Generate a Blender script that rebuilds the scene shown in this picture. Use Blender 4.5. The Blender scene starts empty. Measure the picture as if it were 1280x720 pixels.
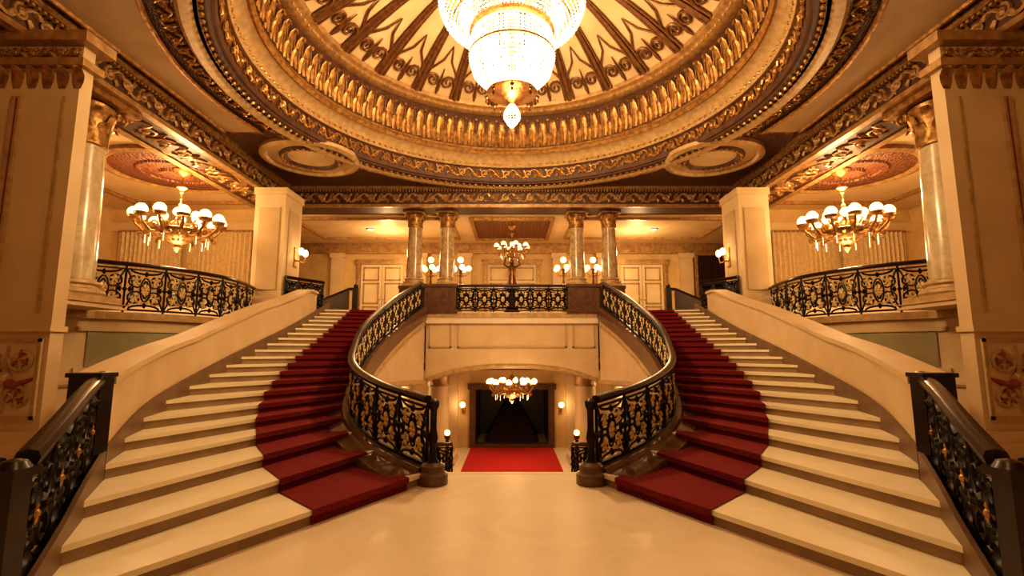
import bpy, bmesh, math, random
from mathutils import Vector, Matrix
random.seed(4)
pi=math.pi; tau=2*pi
SC=bpy.context.scene; COL=SC.collection
SX=1
# ------------------------------------------------------------------ materials
MATS={}
def mat(name,c1,c2=None,rough=.5,metal=0,scale=3,bump=0,bscale=None,kind='noise',emit=None,es=0,detail=4,coat=0,lo=.35,hi=.65):
    if name in MATS: return MATS[name]
    m=bpy.data.materials.new(name); m.use_nodes=True; nt=m.node_tree; N=nt.nodes; L=nt.links
    b=N['Principled BSDF']; tc=N.new('ShaderNodeTexCoord')
    if kind=='noise':
        t=N.new('ShaderNodeTexNoise'); t.inputs['Scale'].default_value=scale; t.inputs['Detail'].default_value=detail; out=t.outputs[0]
    elif kind=='vein':
        t=N.new('ShaderNodeTexNoise'); t.inputs['Scale'].default_value=scale; t.inputs['Detail'].default_value=8; t.inputs['Distortion'].default_value=2.5; out=t.outputs[0]
    elif kind=='wave':
        t=N.new('ShaderNodeTexWave'); t.inputs['Scale'].default_value=scale; t.inputs['Distortion'].default_value=9; t.inputs['Detail'].default_value=3; t.inputs['Detail Scale'].default_value=1.6; out=t.outputs['Fac']
    L.new(tc.outputs['Object'],t.inputs['Vector'])
    r=N.new('ShaderNodeValToRGB'); r.color_ramp.elements[0].position=lo; r.color_ramp.elements[1].position=hi
    c2=c2 or tuple(x*.82 for x in c1)
    r.color_ramp.elements[0].color=(*c2,1); r.color_ramp.elements[1].color=(*c1,1)
    L.new(out,r.inputs[0]); L.new(r.outputs[0],b.inputs['Base Color'])
    b.inputs['Roughness'].default_value=rough; b.inputs['Metallic'].default_value=metal
    if coat: b.inputs['Coat Weight'].default_value=coat; b.inputs['Coat Roughness'].default_value=.15
    if bump:
        bn=N.new('ShaderNodeBump'); bn.inputs['Strength'].default_value=bump; bn.inputs['Distance'].default_value=.03
        L.new(out,bn.inputs['Height']); L.new(bn.outputs[0],b.inputs['Normal'])
    if emit:
        b.inputs['Emission Color'].default_value=(*emit,1); b.inputs['Emission Strength'].default_value=es
        try: m.cycles.emission_sampling='NONE'
        except: pass
    MATS[name]=m; return m
cream=mat('cream_plaster',(.68,.52,.31),(.61,.45,.26),rough=.5,scale=1.5)
creamd=mat('tan_plaster',(.54,.38,.20),(.46,.32,.16),rough=.5,scale=1.5)
striplm=mat('pale_ceiling_plaster',(.62,.47,.28),(.53,.39,.22),rough=.5,scale=1.5)
sage=mat('sage_panel',(.38,.35,.20),(.32,.29,.16),rough=.5,scale=2)
wallm=mat('gold_wall',(.68,.49,.23),(.58,.40,.17),rough=.6,scale=2)
marble=mat('pale_marble_floor',(.84,.72,.55),(.73,.60,.45),rough=.28,scale=1.1,kind='vein',lo=.2,hi=.8)
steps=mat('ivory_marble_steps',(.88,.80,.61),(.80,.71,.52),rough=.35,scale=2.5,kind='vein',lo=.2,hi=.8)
riserm=mat('shade_tinted_riser',(.36,.25,.14),(.28,.19,.10),rough=.45,scale=3)  # shade on the pale risers put into the colour, darker than the treads
colm=mat('veined_marble_shaft',(.68,.57,.38),(.48,.39,.24),rough=.22,scale=2.2,kind='vein',coat=.25,lo=.3,hi=.65)
colb=mat('brown_marble_shaft',(.54,.40,.24),(.28,.18,.09),rough=.22,scale=2.5,kind='vein',coat=.3,lo=.3,hi=.6)
brownm=mat('brown_marble',(.15,.07,.034),(.08,.036,.017),rough=.3,scale=3,kind='vein',coat=.3)
skirtm=mat('umber_skirting',(.19,.11,.055),(.14,.08,.04),rough=.4,scale=3)
carpet=mat('red_carpet_pile',(.25,.006,.007),(.11,.003,.004),rough=.95,scale=60,bump=.5)
carpet2=mat('bright_red_carpet',(.55,.02,.014),(.42,.012,.009),rough=.95,scale=60,bump=.4)
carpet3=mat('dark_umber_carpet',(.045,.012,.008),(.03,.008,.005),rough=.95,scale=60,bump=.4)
iron=mat('black_wrought_iron',(.010,.008,.007),(.018,.012,.01),rough=.4,metal=.4,scale=20)
wood=mat('dark_handrail_wood',(.022,.010,.006),(.012,.006,.004),rough=.3,scale=8,coat=.25)
gold=mat('gilt_relief',(.52,.30,.10),(.25,.12,.036),rough=.38,metal=.55,scale=9,bump=.5)
goldl=mat('pale_gilt_inlay',(.76,.59,.32),(.58,.42,.19),rough=.45,metal=.15,scale=12,bump=.3)
goldb=mat('soft_gilt_moulding',(.49,.30,.12),(.31,.17,.065),rough=.42,metal=.3,scale=7,bump=.3)
goldc=mat('cream_gilt_moulding',(.55,.38,.19),(.41,.27,.12),rough=.45,metal=.12,scale=7,bump=.15)
bronze=mat('antique_bronze',(.24,.11,.035),(.14,.06,.02),rough=.35,metal=.8,scale=12,bump=.3)
orn=mat('ornate_brown_gold',(.25,.115,.04),(.07,.024,.011),rough=.45,metal=.2,scale=7,kind='wave',bump=1,lo=.35,hi=.8)
ornr=mat('ornate_red_brown',(.26,.10,.04),(.11,.035,.015),rough=.5,metal=.1,scale=3.5,kind='wave',bump=.8,lo=.3,hi=.8)
brownc=mat('umber_ceiling_ground',(.11,.045,.018),(.065,.025,.010),rough=.55,scale=4,bump=.3)
ribm=mat('bronze_rib',(.25,.115,.042),(.15,.065,.024),rough=.4,metal=.35,scale=9,bump=.3)
domem=mat('dome_cream',(.72,.54,.31),(.60,.43,.23),rough=.55,scale=1.2)
crystal=mat('lit_crystal',(1,.95,.8),(1,.88,.68),rough=.08,scale=20,emit=(1,.80,.48),es=1.6)
bulb=mat('glowing_bulb',(1,.9,.7),rough=.3,emit=(1,.82,.52),es=14)
globe=mat('frosted_lit_globe',(1,.82,.5),rough=.4,emit=(1,.60,.22),es=3.6)
curtm=mat('pleated_cream_curtain',(.70,.54,.30),(.58,.43,.22),rough=.85,scale=8)
doorm=mat('cream_door_paint',(.78,.64,.40),(.72,.57,.34),rough=.45,scale=2)
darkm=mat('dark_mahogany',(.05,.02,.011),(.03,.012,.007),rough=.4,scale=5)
redp=mat('crimson_relief',(.34,.07,.04),(.22,.04,.025),rough=.5,scale=6)
# ------------------------------------------------------------------ mesh builder
class MB:
    def __init__(s): s.v=[]; s.f=[]
    def add(s,vs,fs):
        o=len(s.v); s.v.extend(tuple(p) for p in vs); s.f.extend(tuple(i+o for i in f) for f in fs); return s
    def box(s,x0,x1,y0,y1,z0,z1):
        return s.add([(x0,y0,z0),(x1,y0,z0),(x1,y1,z0),(x0,y1,z0),(x0,y0,z1),(x1,y0,z1),(x1,y1,z1),(x0,y1,z1)],
          [(0,3,2,1),(4,5,6,7),(0,1,5,4),(1,2,6,5),(2,3,7,6),(3,0,4,7)])
    def tube(s,pts,r,n=5,closed=False,cap=True):
        pts=[Vector(p) for p in pts]; m=len(pts)
        R=r if isinstance(r,(list,tuple)) else [r]*m
        T=[]
        for i in range(m):
            a=pts[(i-1)%m] if (closed or i>0) else pts[0]; b=pts[(i+1)%m] if (closed or i<m-1) else pts[-1]
            d=b-a; T.append(d.normalized() if d.length>1e-9 else Vector((0,0,1)))
        up=Vector((0,0,1)) if abs(T[0].z)<.9 else Vector((1,0,0))
        Nn=T[0].cross(up).normalized(); vs=[]
        for i in range(m):
            Nn=(Nn-T[i]*Nn.dot(T[i])); Nn=Nn.normalized() if Nn.length>1e-6 else T[i].orthogonal().normalized()
            B=T[i].cross(Nn)
            for k in range(n):
                a=tau*k/n; vs.append(pts[i]+(Nn*math.cos(a)+B*math.sin(a))*R[i])
        fs=[]
        for i in range(m if closed else m-1):
            j=(i+1)%m
            for k in range(n):
                l=(k+1)%n; fs.append((i*n+k,i*n+l,j*n+l,j*n+k))
        if cap and not closed: fs+= [tuple(range(n))[::-1], tuple((m-1)*n+k for k in range(n))]
        return s.add(vs,fs)
    def lathe(s,prof,c=(0,0,0),n=32,sx=1,sy=1):
        vs=[];fs=[];m=len(prof)
        for k in range(n):
            a=tau*k/n
            for (r,z) in prof: vs.append((c[0]+r*math.cos(a)*sx,c[1]+r*math.sin(a)*sy,c[2]+z))
        for k in range(n):
            l=(k+1)%n
            for i in range(m-1):
                fs.append((k*m+i,l*m+i,l*m+i+1,k*m+i+1))
        return s.add(vs,fs)
    def ball(s,c,r,nu=10,nv=7,sz=1):
        return s.lathe([(max(1e-4,r*math.sin(pi*i/nv)),-r*sz*math.cos(pi*i/nv)) for i in range(nv+1)],c,nu)
    def octa(s,c,r,h):
        x,y,z=c
        return s.add([(x+r,y,z),(x,y+r,z),(x-r,y,z),(x,y-r,z),(x,y,z+h),(x,y,z-h)],[(0,1,4),(1,2,4),(2,3,4),(3,0,4),(1,0,5),(2,1,5),(3,2,5),(0,3,5)])
    def prism(s,poly,z0,z1):
        n=len(poly); vs=[(x,y,z0) for x,y in poly]+[(x,y,z1) for x,y in poly]
        fs=[tuple(range(n))[::-1],tuple(range(n,2*n))]+[(i,(i+1)%n,n+(i+1)%n,n+i) for i in range(n)]
        return s.add(vs,fs)
    def strip(s,A,B):
        n=len(A); return s.add(list(A)+list(B),[(i,i+1,n+i+1,n+i) for i in range(n-1)])
    def sweep(s,path,prof,cap=True):
        P=[Vector(p) for p in path]; m=len(P); vs=[]
        pf=prof if callable(prof) else (lambda p:prof); k=len(pf(P[0]))
        for i in range(m):
            d=P[min(i+1,m-1)]-P[max(i-1,0)]; d.z=0; d.normalize(); nn=Vector((d.y,-d.x,0))
            for (a,z) in pf(P[i]): vs.append(P[i]+nn*a+Vector((0,0,z)))
        fs=[]
        for i in range(m-1):
            for j in range(k):
                l=(j+1)%k; fs.append((i*k+j,i*k+l,(i+1)*k+l,(i+1)*k+j))
        if cap: fs+=[tuple(range(k)),tuple((m-1)*k+j for j in range(k))[::-1]]
        return s.add(vs,fs)
    def leaf(s,base,out,h,w,curl,lean=0):
        base=Vector(base); out=Vector(out).normalized(); side=out.cross(Vector((0,0,1))).normalized()
        prof=[(0,0,.55),(.02,.3,.9),(.05,.6,1),(.35,.86,.8),(.85,.98,.5),(1.05,.84,.15)]
        vs=[]
        for (o,z,ww) in prof:
            c=base+out*(o*curl+lean*z)+Vector((0,0,h*z))
            vs+=[c-side*w*.5*ww,c+out*curl*.22,c+side*w*.5*ww]
        fs=[]
        for i in range(len(prof)-1):
            for j in range(2): fs.append((i*3+j,i*3+j+1,i*3+j+4,i*3+j+3))
        return s.add(vs,fs)
def link(o): COL.objects.link(o); return o
class Thing:
    def __init__(s,name,label,cat,loc,group=None,kind=None):
        e=bpy.data.objects.new(name,None); e.empty_display_size=.2
        s.o=Vector((loc[0]*SX,loc[1],loc[2])); e.location=s.o; e['label']=label; e['category']=cat
        if group: e['group']=group
        if kind: e['kind']=kind
        link(e); s.e=e
def mesh(mb,name,mt,origin,smooth=True,ang=38):
    vs=[(x*SX-origin[0],y-origin[1],z-origin[2]) for x,y,z in mb.v]
    me=bpy.data.meshes.new(name); me.from_pydata(vs,[],mb.f); me.update()
    bm=bmesh.new(); bm.from_mesh(me); bmesh.ops.recalc_face_normals(bm,faces=bm.faces); bm.to_mesh(me); bm.free()
    me.materials.append(mt)
    if smooth:
        me.polygons.foreach_set('use_smooth',[True]*len(me.polygons))
        try: me.set_sharp_from_angle(angle=math.radians(ang))
        except: pass
    return me
def part(mb,name,mt,th,parent=None,smooth=True,label=None,kind=None):
    o=bpy.data.objects.new(name,mesh(mb,name,mt,th.o,smooth)); o.parent=parent or th.e; link(o)
    if label: o['label']=label
    if kind: o['kind']=kind
    return o
def inst(me,name,th,loc=(0,0,0),rz=0,parent=None):
    o=bpy.data.objects.new(name,me); o.parent=parent or th.e; o.location=loc; o.rotation_euler=(0,0,rz); link(o); return o
def lmesh(mb,name,mt,smooth=True):
    global SX
    t=SX; SX=1; me=mesh(mb,name,mt,(0,0,0),smooth); SX=t; return me
TR=[0]
def cent(mb):
    xs=[v[0]*SX for v in mb.v]; ys=[v[1] for v in mb.v]; zs=[v[2] for v in mb.v]
    return Vector(((min(xs)+max(xs))/2,(min(ys)+max(ys))/2,min(zs)))
def struct(mb,name,mt,smooth=False):
    if name=='trim': TR[0]+=1; name='trim_%d'%TR[0]
    origin=cent(mb)
    o=bpy.data.objects.new(name,mesh(mb,name,mt,origin,smooth)); o.location=origin; o['kind']='structure'; link(o); return o
def solo(mb,name,mt,label,cat,group=None,kind=None,smooth=True):
    origin=cent(mb)
    o=bpy.data.objects.new(name,mesh(mb,name,mt,origin,smooth)); o.location=origin; o['label']=label; o['category']=cat
    if group:o['group']=group
    if kind:o['kind']=kind
    link(o); return o
def light(loc,power,r=.3,col=(1,.64,.31),name='lamp_or_fill_light'):
    l=bpy.data.lights.new(name,'POINT'); l.energy=power; l.color=col; l.shadow_soft_size=r
    o=bpy.data.objects.new(name,l); o.location=(loc[0]*SX,loc[1],loc[2]); link(o); return o
def spiral(cx,cy,r,turns=1.5,a0=0,d=1,n=16,r1=.12):
    return [(cx+(r*(1-(1-r1)*i/n))*math.cos(a0+d*tau*turns*i/n),cy+(r*(1-(1-r1)*i/n))*math.sin(a0+d*tau*turns*i/n)) for i in range(n+1)]
def frieze(mb,mp,L,h,rad=.022,period=None,n=5):
    p=period or h*.95; k=max(1,round(L/p)); p=L/k
    N=k*6
    mb.tube([mp(L*i/N,h*.5+h*.36*math.cos(pi*(L*i/N)/p)) for i in range(N+1)],rad,n)
    for i in range(k):
        up=1 if i%2 else -1
        cx=(i+.5)*p
        mb.tube([mp(a,b) for a,b in spiral(cx,h*.5,h*.33,1.6,up*pi/2,1,15)],[rad*1.1*(1-.4*j/15) for j in range(16)],n)
        c=mp(cx,h*.5); mb.ball(c,rad*2,6,4)
        for q in (-1,1):
            mb.tube([mp(cx+q*.3*p,h*.5-up*.1*h),mp(cx+q*.42*p,h*.5-up*.3*h),mp(cx+q*.38*p,h*.5-up*.42*h)],[rad,rad*1.6,rad*.3],n)
# ------------------------------------------------------------------ camera
cam=bpy.data.cameras.new('camera'); cam.sensor_width=36; cam.lens=17.44; cam.clip_start=.05; cam.clip_end=200
co=bpy.data.objects.new('camera',cam); co.location=(0,0,1.6); co.rotation_euler=(math.radians(90+7.4),0,0); link(co); SC.camera=co
try:
    SC.view_settings.view_transform='Standard'; SC.view_settings.look='Medium High Contrast'
except: pass
# ------------------------------------------------------------------ stair curves
H=2.9; NS=21
INN=[(0,-1.06,6.4),(.14,-1.85,7.15),(.35,-2.55,8.15),(.73,-3.02,9.6),(1.2,-3.28,11.1),(1.65,-3.36,12.6),(2.25,-3.25,14.4),(2.9,-2.95,16.25)]
OUT=[(0,-2.86,3.1),(.15,-3.16,3.65),(.3,-3.52,4.25),(.45,-3.95,5.0),(.75,-4.5,6.3),(1.05,-4.9,7.9),(1.45,-5.2,9.8),(1.9,-5.4,11.8),(2.35,-5.6,13.6),(2.9,-5.8,15.6)]
def itp(tb,z):
    n=len(tb); z=max(tb[0][0],min(tb[-1][0],z)); i=0
    while i<n-2 and z>tb[i+1][0]: i+=1
    def sl(j,c):
        if j==0: return (tb[1][c]-tb[0][c])/(tb[1][0]-tb[0][0])
        if j==n-1: return (tb[-1][c]-tb[-2][c])/(tb[-1][0]-tb[-2][0])
        a=(tb[j][c]-tb[j-1][c])/(tb[j][0]-tb[j-1][0]); b=(tb[j+1][c]-tb[j][c])/(tb[j+1][0]-tb[j][0]); return (a+b)/2
    h=tb[i+1][0]-tb[i][0]; t=(z-tb[i][0])/h; r=[]
    for c in (1,2):
        p0,p1=tb[i][c],tb[i+1][c]; m0,m1=sl(i,c)*h,sl(i+1,c)*h
        r.append((2*t**3-3*t*t+1)*p0+(t**3-2*t*t+t)*m0+(-2*t**3+3*t*t)*p1+(t**3-t*t)*m1)
    return r
def IN(z): x,y=itp(INN,z); return Vector((x,y,z))
def OU(z): x,y=itp(OUT,z); return Vector((x,y,z))
def SP(z,f,zz=None):
    p=IN(z).lerp(OU(z),f); p.z=z if zz is None else zz; return p
def lin(z,tb):
    for (a,x),(b,y) in zip(tb,tb[1:]):
        if z<=b: return x+(y-x)*(z-a)/(b-a)
    return tb[-1][1]
CF=[(0,.46),(.75,.56),(1.45,.62),(2.9,.74)]
CI=[(0,.10),(.5,.045),(2.9,.04)]
PH=[(.42,.90),(.7,.81),(1.0,.80),(1.3,.86),(1.6,.92),(2.9,.92)]
# ------------------------------------------------------------------ balustrade
def resample(path):
    P=[Vector(p) for p in path]; out=[(0,P[0])]; s=0
    for a,b in zip(P,P[1:]):
        l=(Vector((b.x,b.y,0))-Vector((a.x,a.y,0))).length
        if l<1e-6: continue
        s+=l; out.append((s,b))
    return out
def pathf(S):
    tot=S[-1][0]
    def f(s):
        s=max(0,min(tot,s))
        for (a,p),(b,q) in zip(S,S[1:]):
            if s<=b+1e-9: return p.lerp(q,(s-a)/(b-a))
        return S[-1][1].copy()
    return f,tot
def balustrade(path,name,label,height=.95,pw=.8,group=None,rr=.014,base=.1,gilt=1,parent=None):
    S=resample(path); f,tot=pathf(S)
    k=max(1,round(tot/pw)); w=tot/k
    m=max(4,int(tot/.15)); pts=[f(tot*i/m) for i in range(m+1)]
    rails=MB().sweep(pts,[(-.025,base-.02),(.025,base-.02),(.025,base+.02),(-.025,base+.02)])
    up=MB().sweep(pts,[(-.018,height-.13),(.018,height-.13),(.018,height-.10),(-.018,height-.10)])
    if parent: th=parent; pe=part(rails,name,iron,th,label=label)
    else: th=Thing(name,label,'railing',path[0],group); pe=None; part(rails,'bottom_rail',iron,th)
    part(up,'upper_rail',iron,th,pe)
    hr=[(-.05,height-.06),(.05,height-.06),(.065,height-.02),(.05,height+.02),(0,height+.035),(-.05,height+.02),(-.065,height-.02)]
    part(MB().sweep(pts,hr),'handrail',wood,th,pe,label='dark polished handrail')
    h0=base+.02; h1=height-.12; hh=h1-h0
    for i in range(k+1):
        p=f(w*i); mb=MB(); mb.tube([p+Vector((0,0,0)),p+Vector((0,0,height-.05))],.022,6); mb.ball(p+Vector((0,0,h0+hh*.5)),.045,8,5); mb.ball(p+Vector((0,0,h0)),.035,8,5); mb.ball(p+Vector((0,0,h1)),.035,8,5)
        part(mb,'baluster_post',iron,th,pe)
    for i in range(k):
        s0=w*i; mb=MB(); mg=MB()
        def mp(a,b): return f(s0+a*w)+Vector((0,0,h0+b*hh))
        asp=w/hh
        def sc(M,cx,cy,r,t,a0,d): M.tube([mp(cx+(x)/asp,cy+y) for x,y in spiral(0,0,r,t,a0,d,14)],[rr*1.25*(1-.35*j/14) for j in range(15)],4)
        for qx,qy in ((.25,.27),(.75,.27),(.25,.73),(.75,.73)):
            d=1 if (qx<.5)==(qy<.5) else -1
            sc(mb,qx,qy,.21,1.5,(0 if qx<.5 else pi),d)
            if gilt>1:
                for j in range(5):
                    a=tau*j/5+.3; mg.tube([mp(qx,qy),mp(qx+.09*math.cos(a),qy+.1*math.sin(a)),mp(qx+.15*math.cos(a+.4),qy+.17*math.sin(a+.4))],[.018,.032,.006],5)
        mb.tube([mp(.5+.13*math.cos(tau*j/14),.5+.30*math.sin(tau*j/14)) for j in range(14)],rr,4,closed=True)
        for q in (0,1):
            mb.tube([mp(.5+(.5-.02)*(1 if q else -1)*(1-.35*math.sin(pi*j/8)),j/8) for j in range(9)],rr*1.1,4)
            mb.tube([mp(.5+(.24)*math.sin(pi*(j/8-.5))*1.6, q+(.10-.2*q)*(math.cos(pi*(j/8-.5))*1)) for j in range(9)],rr,4)
        for qx,qy in ((.5,.1),(.5,.9),(.12,.5),(.88,.5)):
            mb.tube([mp(qx-.05,qy),mp(qx,qy),mp(qx+.05,qy)],[rr*.6,rr*2.6,rr*.6],5)
            mb.tube([mp(qx,qy-.07),mp(qx,qy),mp(qx,qy+.07)],[rr*.6,rr*2.2,rr*.6],5)
        part(mb,'scroll_panel',iron,th,pe)
        if gilt:
            mg.ball(mp(.5,.5),.035,8,5)
            for j in range(6):
                a=tau*j/6; g=1.5 if gilt>1 else 1
                mg.tube([mp(.5,.5),mp(.5+.055*g*math.cos(a),.5+.07*g*math.sin(a)),mp(.5+.09*g*math.cos(a),.5+.14*g*math.sin(a))],[.012,.024*g,.004],5)
            part(mg,'gilt_rosette',goldl if gilt>1 else gold,th,pe,label='gilded leafy ornament')
    return th
# ------------------------------------------------------------------ column
def column(x,y,z0,z1,r,shaft,label,ped=0,group=None,capm=None,pedm=None,pw=1.55):
    th=Thing('column',label,'column',(x,y,z0),group); z=z0
    if ped:
        mb=MB(); w=r*pw; mb.box(x-w*1.08,x+w*1.08,y-w*1.08,y+w*1.08,z,z+min(.12,ped*.4)); mb.box(x-w,x+w,y-w,y+w,z+min(.12,ped*.4),z+ped*.9); mb.box(x-w*1.08,x+w*1.08,y-w*1.08,y+w*1.08,z+ped*.9,z+ped)
        part(mb,'pedestal',pedm or brownm,th,smooth=False); z+=ped
    mb=MB(); w=r*1.38; b=min(r/.3,1.2); mb.box(x-w,x+w,y-w,y+w,z,z+.1*b)
    mb.lathe([(r*1.35,.1*b),(r*1.4,.14*b),(r*1.35,.19*b),(r*1.15,.21*b),(r*1.12,.25*b),(r*1.22,.28*b),(r*1.2,.32*b),(r*1.02,.35*b)],(x,y,z),32)
    part(mb,'base',goldc,th)
    zb=z+.35*b; ch=r*2.1; zc=z1-ch
    n=12; part(MB().lathe([(r*(1-.12*(i/n)**1.6),(zc-zb)*i/n) for i in range(n+1)],(x,y,zb),36),'shaft',shaft,th)
    mb=MB(); rt=r*.88
    mb.lathe([(rt,0),(rt*1.12,.02),(rt*1.12,.06),(rt,.08),(rt*1.0,ch*.5),(rt*1.25,ch*.84)],(x,y,zc),28)
    for row,(hh,lw,cu,n) in enumerate(((ch*.42,r*.62,r*.28,8),(ch*.68,r*.62,r*.36,8))):
        for i in range(n):
            a=tau*(i+.5*row)/n; d=(math.cos(a),math.sin(a),0)
            mb.leaf((x+d[0]*rt*1.02,y+d[1]*rt*1.02,zc+.07),d,hh,lw,cu)
    for i in range(4):
        a=pi/4+i*pi/2; cx,cy=x+math.cos(a)*rt*1.45,y+math.sin(a)*rt*1.45
        mb.tube([(cx+(q)*math.cos(a),cy+q*math.sin(a),zc+ch*.74+zz) for q,zz in spiral(0,0,r*.24,1.5,pi/2,-1,12)],r*.07,5)
        mb.tube([(x+math.cos(a)*rt*1.05,y+math.sin(a)*rt*1.05,zc+ch*.45),(cx-math.cos(a)*.1*r,cy-math.sin(a)*.1*r,zc+ch*.74+r*.24)],r*.07,5)
    w=r*1.4; mb.box(x-w,x+w,y-w,y+w,z1-ch*.13,z1-.002)
    part(mb,'capital',capm or gold,th)
    return th
# ------------------------------------------------------------------ shell : ceiling
CX,CY=0,10.15
def circ(r,z,n=96): return [(CX+r*math.cos(tau*i/n),CY+r*math.sin(tau*i/n),z) for i in range(n)]
def rect_hole(x0,x1,y0,y1,r,z,n=96):
    mb=MB(); A=circ(r,z,n); B=[]
    for i in range(n):
        a=tau*i/n; c,s=math.cos(a),math.sin(a); t=1e9
        if c>1e-9:t=min(t,(x1-CX)/c)
        if c<-1e-9:t=min(t,(x0-CX)/c)
        if s>1e-9:t=min(t,(y1-CY)/s)
        if s<-1e-9:t=min(t,(y0-CY)/s)
        B.append((CX+c*t,CY+s*t,z))
    vs=A+B; fs=[(i,(i+1)%n,n+(i+1)%n,n+i) for i in range(n)]
    for (x,y) in ((x0,y0),(x1,y0),(x1,y1),(x0,y1)):
        a=math.atan2(y-CY,x-CX)%tau; i=int(a/(tau/n)); vs.append((x,y,z)); fs.append((n+i,n+(i+1)%n,len(vs)-1))
    mb.add(vs,fs); return mb
ZC=7.2
struct(rect_hole(-7.6,7.6,3.9,16.3,5.7,ZC),'ceiling',orn)
def ringt(prof,m,n=128): struct(MB().lathe(prof,(CX,CY,0),n),'trim',m,True)
ringt([(6.12,ZC),(6.12,7.1),(6.05,7.04),(5.92,7.04),(5.86,7.1),(5.8,7.1)],goldc)
ringt([(5.86,7.1),(5.62,7.1),(5.6,7.16)],brownc)
ringt([(5.62,7.13),(5.55,7.14),(5.52,7.2),(5.52,7.6)],brownc)
ringt([(5.52,7.6),(5.42,7.58),(5.38,7.64),(5.42,7.7),(5.36,7.8),(5.24,7.9),(5.18,7.92)],goldc)
ringt([(5.18,7.92),(5.12,7.9),(5.06,7.98),(5.1,8.06),(5.1,8.1)],gold)
ringt([(5.1,8.1),(5.04,9.15)],brownc)
ringt([(5.04,9.15),(4.9,9.13),(4.8,9.18),(4.8,9.26),(4.7,9.3),(4.66,9.4)],goldb)
def dz(q): return 9.4+1.5*(1-(1-q)**2)
ringt([(4.7*(1-q/16.)+1e-3,dz(q/16.)) for q in range(17)],domem,96)
def rmap(r,z0,off=.03):
    def mp(s,h):
        a=s/r+pi/2; rr=r-off; return Vector((CX+rr*math.cos(a),CY+rr*math.sin(a),z0+h))
    return mp
mb=MB(); frieze(mb,rmap(5.52,7.2),tau*5.52,.38,.03,.36); struct(mb,'trim',gold,True)
mb=MB(); frieze(mb,lambda s,h:Vector((CX+(6.46-h)*math.cos(s/6.3),min(16.25,CY+(6.46-h)*math.sin(s/6.3)),ZC-.02)),tau*6.3,.30,.026,.34); struct(mb,'trim',gold,True)
mb=MB()
for i in range(180):
    a=tau*i/180; c,s=math.cos(a),math.sin(a); mb.ball((CX+5.40*c,CY+5.40*s,7.66),.045,6,4)
    mb.ball((CX+5.74*c,CY+5.74*s,7.08),.05,6,4)
struct(mb,'trim',gold,True)
mb=MB()
for i in range(96):
    a=tau*i/96; c,s=math.cos(a),math.sin(a)
    mb.leaf((CX+5.08*c,CY+5.08*s,8.14),(-c,-s,0),.78,.24,.16,.02)
    mb.tube([(CX+5.03*c,CY+5.03*s,8.16),(CX+5.02*c,CY+5.02*s,8.8)],[.022,.012],4)
    a2=a+tau/192; c,s=math.cos(a2),math.sin(a2)
    mb.leaf((CX+5.09*c,CY+5.09*s,8.12),(-c,-s,0),.42,.15,.12,.02)
    mb.tube([(CX+5.06*c,CY+5.06*s,8.5),(CX+5.04*c,CY+5.04*s,8.9)],.014,4); mb.ball((CX+5.02*c,CY+5.02*s,8.98),.05,6,4)
struct(mb,'trim',gold,True)
mb=MB()
for i in range(160):
    a=tau*i/160; c,s=math.cos(a),math.sin(a); mb.ball((CX+4.80*c,CY+4.80*s,9.19),.04,6,4)
struct(mb,'trim',goldc,True)
mb=MB(); mv=MB()
def dp(a,q,dn=.05): r=4.68*(1-q); return Vector((CX+r*math.cos(a),CY+r*math.sin(a),dz(q)-dn))
NR=24
for i in range(NR):
    a=tau*(i+.5)/NR
    for o,rr in ((0,.07),(-.13,.03),(.13,.03)):
        mb.tube([dp(a+o/4.68,q*.11) for q in range(9)],[rr*(1-.07*q)+.01 for q in range(9)],5)
    a=tau*i/NR
    def dm(x,y):
        q=y/4.9; return dp(a+x/(4.68*(1-q)),q,.05)
    for d in (-1,1):
        mv.tube([dm(d*.23+x*d,.42+y) for x,y in spiral(0,0,.205,1.7,0,1,18)],[.047*(1-.3*j/18) for j in range(19)],5)
        mv.tube([dm(d*.46,.04),dm(d*.48,.35),dm(d*.40,.7),dm(d*.12,1.05),dm(0,1.5)],[.03,.035,.035,.03,.012],5)
    mv.tube([dm(0,.05),dm(0,.2),dm(0,.8)],[.02,.06,.01],5)
struct(mb,'trim',ribm,True); struct(mv,'trim',ribm,True)
struct(MB().lathe([(.05,10.86),(.9,10.72),(1.0,10.6),(1.15,10.62),(1.2,10.72)],(CX,CY,0),48),'trim',gold,True)
for mx in (-5.78,5.78):
        my=13.7; c=(mx,my,0)
        struct(MB().lathe([(1.36,ZC),(1.36,7.1),(1.28,7.05),(1.2,7.05),(1.14,7.12),(1.14,7.16)],c,56),'trim',goldc,True)
        struct(MB().lathe([(1.14,7.15),(.86,7.15)],c,56),'trim',creamd,True)
        struct(MB().lathe([(.86,7.16),(.84,7.1),(.72,7.08),(.66,7.12),(.64,7.17)],c,56),'trim',brownc,True)
        mm=MB()
        for i in range(30):
            a=tau*i/30; mm.ball((mx+.77*math.cos(a),my+.77*math.sin(a),7.085),.05,6,4)
        struct(mm,'trim',gold,True)
        struct(MB().lathe([(.64,7.15),(.01,7.15)],c,40),'trim',striplm,True)
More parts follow.
